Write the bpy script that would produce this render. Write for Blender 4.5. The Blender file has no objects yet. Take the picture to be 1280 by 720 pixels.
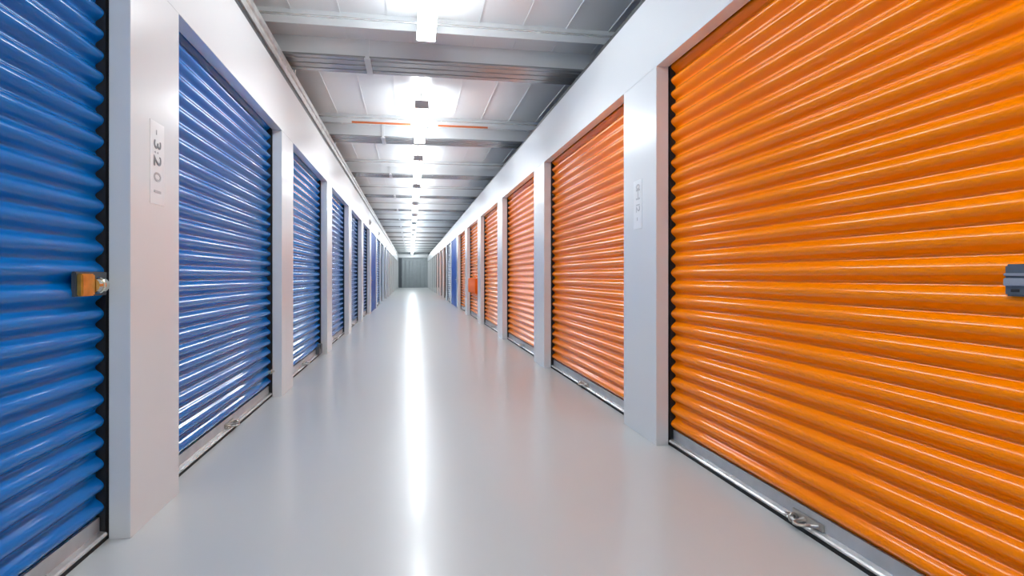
import bpy, math, random
from mathutils import Vector, Matrix
random.seed(4)
C = bpy.context.scene.collection
H = 1.13                      # eye height of the photographer
XL, XR = -1.19, 1.61          # the two wall faces of the corridor
REC = 0.085                   # depth of the steel jambs
Y0, YEND = -4.0, 58.0
PL, PR = 3.04, 3.36           # door pitch on the left / right wall
OL, OR_ = 2.50, 2.75          # door opening width
PLW, PRW = PL - OL, PR - OR_
FL, FR = 2.79, 3.72           # far jamb of the nearest opening
TOPL, TOPR = 2.495, 2.525     # opening heights
WTL, WTR = 3.02, 3.05         # wall tops
BEAMZ, CEILZ = 3.33, 3.50
ORD = ['nearest', 'second', 'third', 'fourth', 'fifth', 'sixth', 'seventh', 'eighth', 'ninth', 'tenth', 'eleventh',
       'twelfth', 'thirteenth', 'fourteenth', 'fifteenth', 'sixteenth', 'seventeenth', 'eighteenth', 'nineteenth', 'twentieth']

# ------------------------------------------------------------------ materials
def mat(name, col, rough=0.5, metal=0.0, coat=0.0, coat_rough=0.1, bump=0.0, bscale=8.0, stretch=(1, 1, 1),
        var=0.0, vscale=3.0, emit=None, estr=0.0, spec=0.5, rvar=0.0):
    m = bpy.data.materials.new(name); m.use_nodes = True
    nt = m.node_tree; b = nt.nodes['Principled BSDF']
    b.inputs['Base Color'].default_value = (*col, 1)
    b.inputs['Roughness'].default_value = rough
    b.inputs['Metallic'].default_value = metal
    b.inputs['Coat Weight'].default_value = coat
    b.inputs['Coat Roughness'].default_value = coat_rough
    b.inputs['Specular IOR Level'].default_value = spec
    if emit:
        b.inputs['Emission Color'].default_value = (*emit, 1)
        b.inputs['Emission Strength'].default_value = estr
    tc = nt.nodes.new('ShaderNodeTexCoord')
    mp = nt.nodes.new('ShaderNodeMapping'); mp.inputs['Scale'].default_value = stretch
    nt.links.new(tc.outputs['Object'], mp.inputs['Vector'])
    if bump:
        n = nt.nodes.new('ShaderNodeTexNoise'); n.inputs['Scale'].default_value = bscale; n.inputs['Detail'].default_value = 2
        bp = nt.nodes.new('ShaderNodeBump'); bp.inputs['Strength'].default_value = 1.0; bp.inputs['Distance'].default_value = bump
        nt.links.new(mp.outputs[0], n.inputs['Vector']); nt.links.new(n.outputs['Fac'], bp.inputs['Height'])
        nt.links.new(bp.outputs[0], b.inputs['Normal'])
        if coat: nt.links.new(bp.outputs[0], b.inputs['Coat Normal'])
    if var:
        n = nt.nodes.new('ShaderNodeTexNoise'); n.inputs['Scale'].default_value = vscale; n.inputs['Detail'].default_value = 4
        r = nt.nodes.new('ShaderNodeMapRange')
        r.inputs['From Min'].default_value = .3; r.inputs['From Max'].default_value = .7
        r.inputs['To Min'].default_value = 1 - var; r.inputs['To Max'].default_value = 1 + var
        mx = nt.nodes.new('ShaderNodeVectorMath'); mx.operation = 'SCALE'; mx.inputs[0].default_value = col
        nt.links.new(mp.outputs[0], n.inputs['Vector']); nt.links.new(n.outputs['Fac'], r.inputs['Value'])
        nt.links.new(r.outputs[0], mx.inputs['Scale']); nt.links.new(mx.outputs[0], b.inputs['Base Color'])
    if rvar:
        n = nt.nodes.new('ShaderNodeTexNoise'); n.inputs['Scale'].default_value = 1.7; n.inputs['Detail'].default_value = 5
        r = nt.nodes.new('ShaderNodeMapRange')
        r.inputs['From Min'].default_value = .3; r.inputs['From Max'].default_value = .7
        r.inputs['To Min'].default_value = rough - rvar; r.inputs['To Max'].default_value = rough + rvar
        nt.links.new(tc.outputs['Object'], n.inputs['Vector']); nt.links.new(n.outputs['Fac'], r.inputs['Value'])
        nt.links.new(r.outputs[0], b.inputs['Roughness'])
    return m

M = dict(
    wall=mat('white_painted_steel', (.74, .755, .765), .22, spec=.5, bump=.0012, bscale=1.6),
    wall_end=mat('grey_ribbed_steel', (.36, .40, .42), .45, var=.05),
    floor=mat('polished_epoxy_floor', (.575, .595, .59), .28, bump=.0008, bscale=1.1, coat=.15, coat_rough=.13, spec=.38),
    ceiling=mat('galvanised_ceiling_sheet', (.74, .76, .77), .3, metal=.15, bump=.0015, bscale=1.2),
    beam=mat('painted_steel_beam', (.66, .68, .69), .3, metal=.2, var=.04),
    beam_shaded=mat('shaded_steel_flange', (.40, .41, .42), .25, metal=.5, bump=.001, bscale=3, stretch=(.3, 6, 6)),  # darker than the web: underside shade put into the flange colour
    blue=mat('blue_enamel', (.0, .15, .50), .12, spec=.32, bump=.0008, bscale=4, stretch=(1, .6, 2)),
    blue_pale=mat('pale_blue_enamel', (.05, .25, .60), .3, coat=.6),
    blue_flat=mat('flat_blue_paint', (.0, .075, .36), .4, spec=.15),
    slate=mat('slate_blue_enamel', (.30, .34, .45), .3, coat=.5),
    orange=mat('orange_enamel', (1.0, .245, .0), .13, spec=.24, bump=.0008, bscale=4, stretch=(1, .6, 2)),
    black=mat('black_guide_channel', (.006, .006, .008), .6),
    rubber=mat('black_rubber', (.012, .012, .012), .7),
    alu=mat('brushed_aluminium', (.50, .52, .54), .38, metal=.6, var=.08, vscale=9),
    lip=mat('bright_aluminium_lip', (.80, .80, .78), .25, metal=.7, var=.15, vscale=14),
    steel=mat('zinc_steel', (.52, .50, .46), .28, metal=.9),
    darksteel=mat('dark_steel', (.10, .115, .13), .38, metal=.6),
    latch=mat('grey_latch_steel', (.16, .185, .21), .35, metal=.55),
    brass=mat('brass', (.80, .42, .08), .28, metal=.85, bump=.002, bscale=20, var=.15, vscale=25),
    chrome=mat('polished_steel', (.75, .70, .58), .12, metal=1.0),
    gutter=mat('galvanised_tray', (.62, .63, .62), .3, metal=.6, var=.25, vscale=5, stretch=(1, 1.2, 4)),
    reveal=mat('dark_shadow_gap', (.05, .052, .055), .6),
    lamp=mat('lamp_diffuser', (.95, .95, .95), .4, emit=(.90, .965, 1.0), estr=30.0),
    lampbody=mat('lamp_body_grey', (.58, .59, .60), .5),
    label=mat('white_label', (.79, .80, .81), .3),
    ink=mat('grey_ink', (.16, .17, .19), .5),
    ink_pale=mat('faded_grey_ink', (.48, .48, .50), .5),
    orange_reflection=mat('orange_red_reflection', (.50, .12, .03), .3),
    box=mat('orange_red_plastic', (.90, .15, .0), .5, spec=.2),
    grey=mat('mid_grey_plastic', (.32, .33, .35), .4),
)

# ------------------------------------------------------------------ mesh helpers
class MB:
    def __init__(s): s.v = []; s.f = []; s.smooth = []
    def add(s, vs, fs, smooth=False):
        o = len(s.v); s.v += [tuple(p) for p in vs]; s.f += [tuple(i + o for i in f) for f in fs]; s.smooth += [smooth] * len(fs)
        return s
    def box(s, x0, x1, y0, y1, z0, z1):
        if x0 > x1: x0, x1 = x1, x0
        if y0 > y1: y0, y1 = y1, y0
        v = [(x, y, z) for x in (x0, x1) for y in (y0, y1) for z in (z0, z1)]
        return s.add(v, [(0, 1, 3, 2), (4, 6, 7, 5), (0, 4, 5, 1), (2, 3, 7, 6), (0, 2, 6, 4), (1, 5, 7, 3)])
    def extr_y(s, prof, y0, y1, smooth=False):
        """closed (x,z) outline swept along y"""
        n = len(prof)
        v = [(x, y0, z) for x, z in prof] + [(x, y1, z) for x, z in prof]
        s.add(v, [(i, (i + 1) % n, (i + 1) % n + n, i + n) for i in range(n)], smooth)
        s.add([(x, y0, z) for x, z in prof], [tuple(range(n))]); s.add([(x, y1, z) for x, z in prof], [tuple(range(n))[::-1]])
        return s
    def extr_x(s, prof, x0, x1, smooth=False):
        n = len(prof)
        v = [(x0, y, z) for y, z in prof] + [(x1, y, z) for y, z in prof]
        s.add(v, [(i, (i + 1) % n, (i + 1) % n + n, i + n) for i in range(n)], smooth)
        s.add(v[:n], [tuple(range(n))]); s.add(v[n:], [tuple(range(n))[::-1]])
        return s
    def cyl(s, p0, p1, r, n=16, r1=None):
        p0, p1 = Vector(p0), Vector(p1); d = (p1 - p0).normalized(); r1 = r if r1 is None else r1
        a = d.orthogonal().normalized(); b = d.cross(a)
        v = []
        for p, rr in ((p0, r), (p1, r1)):
            v += [p + (a * math.cos(2 * math.pi * k / n) + b * math.sin(2 * math.pi * k / n)) * rr for k in range(n)]
        s.add(v, [(i, (i + 1) % n, (i + 1) % n + n, i + n) for i in range(n)], True)
        s.add(v[:n], [tuple(range(n))[::-1]]); s.add(v[n:], [tuple(range(n))])
        return s
    def torus(s, c, R, r, axis='x', n=20, m=8, sy=1.0):
        c = Vector(c); v = []
        for i in range(n):
            a = 2 * math.pi * i / n
            for j in range(m):
                t = 2 * math.pi * j / m
                u = (R + r * math.cos(t)) * math.cos(a) * sy; w = (R + r * math.cos(t)) * math.sin(a); h = r * math.sin(t)
                v.append(c + Vector({'x': (h, u, w), 'y': (u, h, w), 'z': (u, w, h)}[axis]))
        return s.add(v, [(i * m + j, ((i + 1) % n) * m + j, ((i + 1) % n) * m + (j + 1) % m, i * m + (j + 1) % m) for i in range(n) for j in range(m)], True)
    def build(s, name, m, parent=None, loc=(0, 0, 0), bevel=0.0):
        me = bpy.data.meshes.new(name); me.from_pydata(s.v, [], s.f)
        me.polygons.foreach_set('use_smooth', s.smooth); me.materials.append(m)
        import bmesh
        bm = bmesh.new(); bm.from_mesh(me)
        if bevel:
            es = [e for e in bm.edges if len(e.link_faces) == 2 and e.calc_face_angle(0) > .6]
            bmesh.ops.bevel(bm, geom=es, offset=bevel, segments=2, affect='EDGES', clamp_overlap=True)
        bmesh.ops.recalc_face_normals(bm, faces=bm.faces); bm.to_mesh(me); bm.free()
        o = bpy.data.objects.new(name, me); C.objects.link(o); o.location = loc
        if parent: o.parent = parent
        return o

def tag(o, label=None, cat=None, group=None, kind=None):
    if label: o['label'] = label
    if cat and not kind: kind = 'thing'
    if cat: o['category'] = cat
    if group: o['group'] = group
    if kind: o['kind'] = kind
    return o
def empty(name, loc):
    o = bpy.data.objects.new(name, None); o.location = loc; o.empty_display_size = .1; C.objects.link(o); return o
def copy_tree(o, parent=None):
    c = o.copy(); C.objects.link(c)
    if parent: c.parent = parent
    for ch in list(o.children): copy_tree(ch, c)
    return c

# ------------------------------------------------------------------ room shell
fl = MB().box(-5, 5, Y0, YEND + .5, -.12, 0).build('floor', M['floor']); tag(fl, kind='structure')
ce = MB()
ce.box(-5, 5, Y0, YEND + .5, CEILZ, CEILZ + .08)
for k in range(-12, 13):                                   # standing seams of the roof sheet
    x = .21 + k * .42
    ce.box(x - .006, x + .006, Y0, YEND, CEILZ - .007, CEILZ)
tag(ce.build('ceiling', M['ceiling']), kind='structure')

def side_wall(name, sx, xf, far, pitch, w, top, wtop):
    mb = MB(); xb = xf + sx * REC
    mb.box(xf, xb, Y0, YEND, top, wtop)                    # header band
    n = int((YEND - far) / pitch) + 1
    mb.box(xf, xb, Y0, far - w, 0, top)
    for k in range(n + 1):
        y = far + k * pitch
        if y < YEND: mb.box(xf, xb, y, min(y + pitch - w, YEND), 0, top)
    o = mb.build(name, M['wall'], bevel=.0015); tag(o, kind='structure'); return n
nL = side_wall('wall_left', -1, XL, FL, PL, OL, TOPL, WTL)
nR = side_wall('wall_right', 1, XR, FR, PR, OR_, TOPR, WTR)

# back of the corridor, behind the photographer
tag(MB().box(XL - .2, XR + .2, Y0 - .1, Y0, 0, CEILZ).build('wall_back', M['wall']), kind='structure')
# far end: ribbed grey partition, white header over it
we = MB(); yy = YEND
prof = [(XL, 0)]
x = XL - .1; pts = []
while x < XR + .1:
    pts += [(x, yy), (x + .20, yy), (x + .235, yy + .05), (x + .335, yy + .05), (x + .37, yy)]; x += .40
v = [(a, b, 0) for a, b in pts] + [(a, b, 2.95) for a, b in pts]; n = len(pts)
we.add(v, [(i, i + 1, i + 1 + n, i + n) for i in range(n - 1)])
we.box(XL - .1, XR + .1, yy + .06, yy + .1, 0, 3.4)
we.box(XL, XR, yy - .02, yy, 2.62, 2.82)
weo = we.build('wall_far', M['wall_end']); tag(weo, kind='structure')
tr = MB().box(XL, XR, yy - .25, yy - .02, 2.90, 3.22).build('trim_1', M['wall']); tag(tr, kind='structure')
dd = MB().box(XL + .04, XL + .34, yy - .06, yy - .002, 0, 2.85).build('door_1', M['darksteel'], bevel=.004); tag(dd, kind='structure')
MB().cyl((XL + .29, yy - .10, 1.05), (XL + .29, yy - .06, 1.05), .025).build('door_handle', M['steel'], dd)

# galvanised tray and shadow gap along the top of the left wall
tag(MB().box(XL - .03, XL - .008, Y0, YEND, WTL, WTL + .06).build('trim_2', M['reveal']), kind='structure')
t = MB(); z0 = WTL + .055
t.extr_y([(XL - .06, z0), (XL + .006, z0), (XL + .006, z0 + .035), (XL - .008, z0 + .045), (XL - .008, z0 + .085),
          (XL + .006, z0 + .095), (XL + .006, z0 + .15), (XL - .008, z0 + .155), (XL - .008, z0 + .175), (XL - .06, z0 + .175)], Y0, YEND)
tag(t.build('trim_3', M['gutter']), kind='structure')
t = MB()
t.box(XR + .004, XR + .03, Y0, YEND, WTR, WTR + .035)
tag(t.build('trim_4', M['reveal']), kind='structure')

# ------------------------------------------------------------------ ceiling beams
beam0 = empty('ceiling_beam', (0, 6.1, 0))
def beam_parts():
    w = .45
    MB().extr_x([(0, BEAMZ), (.012, BEAMZ), (.012, CEILZ - .03), (.06, CEILZ - .03), (.06, CEILZ), (0, CEILZ)], -4.5, 4.5).build('web', M['beam'], beam0)
    fl_ = MB().box(-4.5, 4.5, -.012, w, BEAMZ - .02, BEAMZ)
    for q in (.06, .20, .34): fl_.box(-4.5, 4.5, q, q + .05, BEAMZ - .026, BEAMZ - .018)
    fl_.build('flange', M['beam_shaded'], beam0)
    MB().box(-4.5, 4.5, w - .012, w, BEAMZ, CEILZ).build('rear_web', M['beam'], beam0)
    sp = MB().box(-.46, -.40, -.02, .44, BEAMZ - .034, BEAMZ - .018).box(-.45, -.41, -.022, 0, BEAMZ - .03, CEILZ)
    sp.build('splice_plate', M['beam'], beam0)
beam_parts()
NB = 15
for k in range(NB):
    o = beam0 if k == 0 else copy_tree(beam0)
    o.location = (0, 6.1 + 3.42 * k, 0)
    tag(o, f'wide grey steel ceiling beam crossing the corridor, {ORD[k]} one from the camera', 'beam', 'wide steel beams across the ceiling')
pur0 = empty('ceiling_purlin', (0, 5.5, 0))
MB().extr_x([(0, CEILZ - .055), (.05, CEILZ - .055), (.05, CEILZ - .047), (.008, CEILZ - .047), (.008, CEILZ), (-.004, CEILZ), (-.004, CEILZ - .13), (0, CEILZ - .13)], -4.5, 4.5).build('channel', M['beam'], pur0)
MB().box(-4.5, 4.5, -.018, -.004, CEILZ - .063, CEILZ - .045).build('bright_lip', M['lip'], pur0)
for k in range(NB + 1):
    o = pur0 if k == 0 else copy_tree(pur0)
    o.location = (0, 5.5 + 3.42 * k, 0)
    tag(o, f'thin bright-lipped ceiling purlin crossing the corridor, {ORD[k]} one from the camera', 'purlin', 'thin purlins across the ceiling')
    if k == 1:  # reflection of the orange doors, put in as coloured strips
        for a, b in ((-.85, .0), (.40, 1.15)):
            MB().box(a, b, -.014, -.004, CEILZ - .135, CEILZ - .108).build('orange_reflection', M['orange_reflection'], o, loc=(0, 0, 0))['label'] = 'orange-red strip for the door reflection'

# rods from the tray to the ceiling, beside the beams
rod0 = empty('hanger_rod', (XL - .03, 6.6, 0))
MB().cyl((0, 0, WTL + .22), (0, 0, CEILZ), .011, 10).build('rod', M['lip'], rod0)
MB().box(-.02, .02, -.025, .025, WTL + .215, WTL + .235).build('foot', M['gutter'], rod0)
for k in range(3):
    o = rod0 if k == 0 else copy_tree(rod0); o.location = (XL - .03, 6.62 + 3.42 * k, 0)
    tag(o, f'thin pale rod from left wall tray to ceiling, {ORD[k]} from the camera', 'rod', 'rods above the left tray')

# ------------------------------------------------------------------ lamps
LX, LZ, LL = .135, 3.225, 2.0
def lamp(y_far, idx):
    t = empty('ceiling_light', (LX, y_far - LL / 2, LZ)); h = LL / 2
    MB().extr_y([(-.078, .012), (-.066, 0), (.066, 0), (.078, .012), (.078, .055), (.05, .07), (-.05, .07), (-.078, .055)], -h + .02, h - .02).build('diffuser', M['lamp'], t)
    MB().box(-.045, .045, -h + .02, h - .02, .07, .098).build('housing', M['lampbody'], t)
    for s in (-1, 1):
        MB().box(-.085, .085, s * h - (.02 if s > 0 else 0), s * h + (.02 if s < 0 else 0), -.002, .098).build('end_cap', M['lampbody'], t, bevel=.004)
        MB().cyl((0, s * (h - .3), .098), (0, s * (h - .3), CEILZ - LZ), .006, 8).build('hanger', M['steel'], t)
    return t
spots = [-2.75, 1.3, 5.35] + [9.48 + 3.42 * k for k in range(0, 15)]
j = 0
for i, y in enumerate(spots):
    if i == 0: l0 = lamp(y, 0); o = l0
    else:
        o = copy_tree(l0); o.location = (LX, y - LL / 2, LZ)
    if i < 2:
        tag(o, 'white tube light hung over the corridor behind and above the camera', 'light', 'corridor tube lights')
    else:
        tag(o, f'glowing white tube light under the corridor ceiling, {ORD[i-2]} in view from the camera', 'light', 'corridor tube lights')

# ------------------------------------------------------------------ roller doors
# local frame: +x points from the wall into the corridor for s=+1 (left wall); y along the wall, 0 .. width
PITCH = .0915
def curtain(s, width, top):
    z = .10; pts = []; A = .0165; per = 16
    nn = int((top + .12 - z) / PITCH * per)
    for i in range(nn + 1):
        ph = i / per; u = ph - math.floor(ph)
        # broad rounded rib, narrow tucked valley
        t_ = abs(2 * u - 1); q_ = .66; d = A * (1 - 2 * t_ * t_ / q_ if t_ < q_ else -1 + 2 * (1 - t_) ** 2 / (1 - q_))
        pts.append((d, z + i * PITCH / per))
    mb = MB(); n = len(pts); y0, y1 = .012, width - .012
    cols = 2
    v = []
    for y in (y0, y1):
        v += [(s * d, y, zz) for d, zz in pts]
    for y in (y0, y1):
        v += [(s * (d - .004), y, zz) for d, zz in pts]
    f = [(i, i + 1, n + i + 1, n + i) for i in range(n - 1)] + [(2 * n + i, 3 * n + i, 3 * n + i + 1, 2 * n + i + 1) for i in range(n - 1)]
    mb.add(v, f, True)
    mb.add(v, [(i, 2 * n + i, 2 * n + i + 1, i + 1) for i in range(n - 1)] + [(n + i, n + i + 1, 3 * n + i + 1, 3 * n + i) for i in range(n - 1)]
           + [(0, n, 3 * n, 2 * n), (n - 1, 3 * n - 1, 4 * n - 1, 2 * n - 1)])
    return mb

def make_door(name, s, width, top, m, handle=True):
    t = empty(name, (0, 0, 0))
    curtain(s, width, top).build('curtain', m, t)
    for e in (0, 1):
        y = 0 if e == 0 else width; q = 1 if e == 0 else -1
        g = MB()
        g.box(-s * .030, s * .022, y - q * .06, y + q * .010, 0, top + .1)       # channel against the jamb
        g.box(-s * .030, -s * .018, y - q * .06, y + q * .05, 0, top + .1)         # back leg of the channel
        g.build('guide', M['black'], t)
    MB().box(-s * .05, s * .022, 0, width, top + .03, top + .12).build('head_shadow', M['black'], t)  # black box put in for the shade above the curtain
    b = MB()                                                      # L-shaped bottom bar
    b.box(-s * .012, s * .000, .012, width - .012, .018, .105)
    bar = b.build('bottom_bar', M['alu'], t)
    MB().extr_y([(s * .000, .020), (s * .022, .020), (s * .030, .026), (s * .030, .034), (s * .024, .040), (s * .000, .044)], .012, width - .012).build('lip', M['lip'], bar)
    MB().box(-s * .010, s * .022, .012, width - .012, 0.0, .020).build('rubber_seal', M['rubber'], bar)
    if handle:
        hy = width / 2
        hb = MB().box(s * 0, s * .012, hy - .10, hy + .10, .045, .075).build('lift_handle', M['steel'], bar, bevel=.002)
        r = MB().torus((s * .03, hy - .02, .055), .030, .0065, 'z', sy=1.6)
        r.torus((s * .035, hy + .06, .048), .018, .005, 'y', sy=1.1); r.torus((s * .03, hy + .095, .05), .016, .005, 'z')
        r.cyl((s * .01, hy + .01, .06), (s * .045, hy + .05, .03), .009, 10); r.cyl((s * .01, hy - .08, .06), (s * .04, hy - .03, .05), .008, 10)
        r.build('lift_ring', M['steel'], bar)
    return t

left_tpl = make_door('roller_door', 1, OL, TOPL, M['blue'])
right_tpl = make_door('roller_door', -1, OR_, TOPR, M['orange'])
def set_curtain(o, m):
    for ch in o.children:
        if ch.name.startswith('curtain'):
            ch.data = ch.data.copy(); ch.data.materials.clear(); ch.data.materials.append(m)

def flush_door(name, s, xf, y0, width, top, m, label):
    t = empty(name, (xf, y0, 0))
    MB().box(-s * .012, -s * .055, .01, width - .01, .01, top - .01).build('door_leaf', m, t, bevel=.004)
    fr = MB(); 
    fr.box(-s * .006, -s * .06, -.001, .012, 0, top).box(-s * .006, -s * .06, width - .012, width + .001, 0, top).box(-s * .006, -s * .06, 0, width, top - .012, top)
    fr.build('door_frame', m, t)
    hd = MB().cyl((-s * .012, .12, 1.0), (s * .03, .12, 1.0), .012, 10).cyl((s * .03, .11, 1.0), (s * .03, .25, 1.0), .010, 10)
    hd.build('door_handle', M['steel'], t)
    MB().box(-s * .012, -s * .006, .08, .16, .90, 1.12).build('lock_plate', M['steel'], t)
    tag(t, label, 'door')
    return t

doorsL, doorsR = [], []
used = False
for k in range(0, nL + 1):
    yf = FL + PL * k; y0 = yf - OL
    if yf > YEND: break
    if k == 6:
        flush_door('hinged_door', 1, XL, y0, OL, TOPL, M['blue_flat'], 'plain flat dark blue door flush in the left wall, between ribbed blue shutters'); continue
    if k > 10: continue
    o = left_tpl if k == 0 else copy_tree(left_tpl)
    dx = .065 if k == 7 else .115
    o.location = (XL - dx, y0, 0); doorsL.append(o)
    extra = {0: 'with a brass lock', 1: 'by the numbered pillar', 7: 'paler, past the flat blue door'}.get(k, '')
    if k == 7: set_curtain(o, M['blue_pale'])
    lab = f'ribbed blue roller door, {ORD[k]} opening of the left wall' + (', ' + extra if extra else '')
    tag(o, lab, 'door', 'roller doors of the left wall')
for k in range(0, nR + 1):
    yf = FR + PR * k; y0 = yf - OR_
    if yf > YEND: break
    if k == 6:
        flush_door('hinged_door', -1, XR, y0, OR_, TOPR, M['blue_flat'], 'plain flat dark blue door flush in the right wall, past the orange shutters'); continue
    if k > 10: continue
    o = right_tpl if k == 0 else copy_tree(right_tpl)
    dx = .065 if k == 7 else .115 if k < 7 else .15
    o.location = (XR + dx, y0, 0); doorsR.append(o)
    colw = 'orange'
    if k == 7: set_curtain(o, M['slate']); colw = 'slate grey'
    extra = {0: 'with a grey latch', 1: 'by the numbered pillar', 4: 'with a red-orange box'}.get(k, '')
    tag(o, f'ribbed {colw} roller door, {ORD[k]} opening of the right wall' + (', ' + extra if extra else ''), 'door', 'roller doors of the right wall')

# --- details on single doors
# brass lock of the nearest blue door (far side, by the jamb)
d = doorsL[0]; zl = H - .035
p = MB().box(.012, .028, OL - .252, OL - .012, zl - .046, zl + .052).build('latch', M['darksteel'], d, bevel=.003)
MB().box(.026, .050, OL - .245, OL - .150, zl - .044, zl + .044).build('lock_body', M['brass'], p, bevel=.005)['label'] = 'brass lock body'
c = MB().cyl((.036, OL - .15, zl - .003), (.036, OL - .07, zl - .003), .030, 20).cyl((.036, OL - .07, zl - .003), (.036, OL - .045, zl - .01), .018, 16)
c.torus((.036, OL - .11, zl - .003), .031, .005, 'y'); c.build('lock_cylinder', M['chrome'], p)['label'] = 'shiny steel lock cylinder'
# small clip low on the second blue door
d = doorsL[1]
MB().box(.01, .035, OL - .09, OL - .012, .225, .262).cyl((.035, OL - .07, .243), (.045, OL - .02, .243), .010, 10).build('side_clip', M['chrome'], d, bevel=.002)
# dark block at the foot of the third blue door
d = doorsL[2]
MB().box(-.005, .05, OL - .30, OL - .015, .022, .14).box(0, .06, OL - .22, OL - .08, .10, .17).build('corner_stop', M['darksteel'], d, bevel=.006)
# slide latch of the nearest orange door
d = doorsR[0]; yl = 1.452 - d.location.y; zl = H - .012
p = MB().box(-.010, -.030, yl - .30, yl, zl - .046, zl + .046).build('latch', M['latch'], d, bevel=.006)
q = MB().box(-.028, -.040, yl - .30, yl - .006, zl + .012, zl + .020).box(-.028, -.038, yl - .30, yl - .004, zl - .016, zl + .006)
q.build('slide_bolt', M['alu'], p, bevel=.002)
MB().box(-.028, -.032, yl - .045, yl - .022, zl - .034, zl - .026).build('slot', M['black'], p)

# orange-red box on the fifth orange door
yb = 14.75
t = empty('lock_box', (XR + .097, yb, .68))
MB().box(0, -.115, 0, 1.85, 0, .39).build('body', M['box'], t, bevel=.012)
MB().box(-.115, -.120, .03, 1.82, .03, .36).build('lid', M['box'], t, bevel=.002)
tag(t, 'small plain orange-red box fixed at waist height on an orange shutter', 'box')

# ------------------------------------------------------------------ number plates on the first pillars
def text_mesh(txt, size):
    cu = bpy.data.curves.new('glyph', 'FONT'); cu.body = txt; cu.size = size; cu.extrude = .0008; cu.align_x = 'CENTER'; cu.align_y = 'CENTER'
    ob = bpy.data.objects.new('glyph', cu); C.objects.link(ob); bpy.context.view_layer.update()
    me = bpy.data.meshes.new_from_object(ob.evaluated_get(bpy.context.evaluated_depsgraph_get()))
    bpy.data.objects.remove(ob); return me
def number_plate(sx, xf, y, z0, glyphs, label):
    """sx = +1 on the left wall (faces +x), -1 on the right wall"""
    t = empty('number_label', (xf - sx * .001, y, z0)); h = max(g[1] for g in glyphs) + .05
    MB().box(0, sx * .003, -.075, .085, -.04, h).build('label_backing', M['label'], t, bevel=.001)
    for ch, dz, size, ink, sy in glyphs:
        me = text_mesh(ch, size); me.materials.append(M[ink])
        o = bpy.data.objects.new('number', me); C.objects.link(o); o.parent = t
        o.location = (sx * .0042, 0, dz)
        # glyph normal faces the corridor, its reading direction runs downward
        nrm = Vector((sx, 0, 0)); xd = Vector((0, 0, -1)); yd = nrm.cross(xd)
        R = Matrix((xd, yd, nrm)).transposed(); R = R @ Matrix.Diagonal((sy, 1, 1))
        o.rotation_mode = 'QUATERNION'
        o.matrix_local = Matrix.Translation(o.location) @ R.to_4x4()
    tag(t, label, 'label', 'number labels on the pillars')
zb = H + .38
number_plate(1, XL, 3.055, zb, [('I', .02, .11, 'ink_pale', 1), ('0', .09, .11, 'ink_pale', .9), ('2', .165, .115, 'ink', 1), (':', .205, .08, 'ink_pale', 1), ('3', .242, .11, 'ink', 1), ('-', .30, .09, 'ink_pale', 1)],
             'white strip with a column of grey turned numbers on the nearest left pillar')
number_plate(-1, XR, 4.04, zb, [('-', .03, .10, 'ink_pale', 1), ('2', .10, .10, 'ink_pale', 1), ('I', .13, .09, 'ink_pale', 1), ('H', .205, .10, 'ink_pale', 1.3), ('0', .26, .09, 'ink_pale', 1)],
             'white strip with pale grey turned numbers on the nearest right pillar')

# small round fittings high on the left wall
for k, (y, z) in enumerate(((17.75, 2.70), (22.6, 2.72), (29.4, 2.58))):
    t = empty('wall_sensor', (XL - .002, y, z))
    MB().cyl((0, 0, 0), (.04, 0, 0), .085, 20, .075).build('housing', M['lampbody'], t)
    MB().cyl((.04, 0, 0), (.06, 0, 0), .045, 16, .03).build('lens', M['grey'], t)
    tag(t, f'small round grey fitting high on the left white wall, {ORD[k]} of three from the camera', 'sensor', 'round fittings on the left wall')

# ------------------------------------------------------------------ world, camera, view
w = bpy.data.worlds.new('World'); bpy.context.scene.world = w; w.use_nodes = True
w.node_tree.nodes['Background'].inputs[0].default_value = (.6, .65, .7, 1)
w.node_tree.nodes['Background'].inputs[1].default_value = .05
F = 740.0
cam = bpy.data.cameras.new('camera'); cam.sensor_width = 36; cam.lens = F / 1280 * 36
cam.shift_y = -15 / 1280; cam.clip_start = .05; cam.clip_end = 200
co = bpy.data.objects.new('camera', cam); C.objects.link(co)
co.location = (0, 0, H); co.rotation_euler = (math.pi / 2, 0, -math.atan(126.5 / F))
S = bpy.context.scene; S.camera = co
S.view_settings.view_transform = 'Standard'; S.view_settings.look = 'None'
S.view_settings.exposure = 0.3; S.view_settings.gamma = 1.0; S.view_settings.use_curve_mapping = False
S.cycles.max_bounces = 10; S.cycles.diffuse_bounces = 6; S.cycles.glossy_bounces = 5
S.cycles.sample_clamp_indirect = 6; S.cycles.use_denoising = True
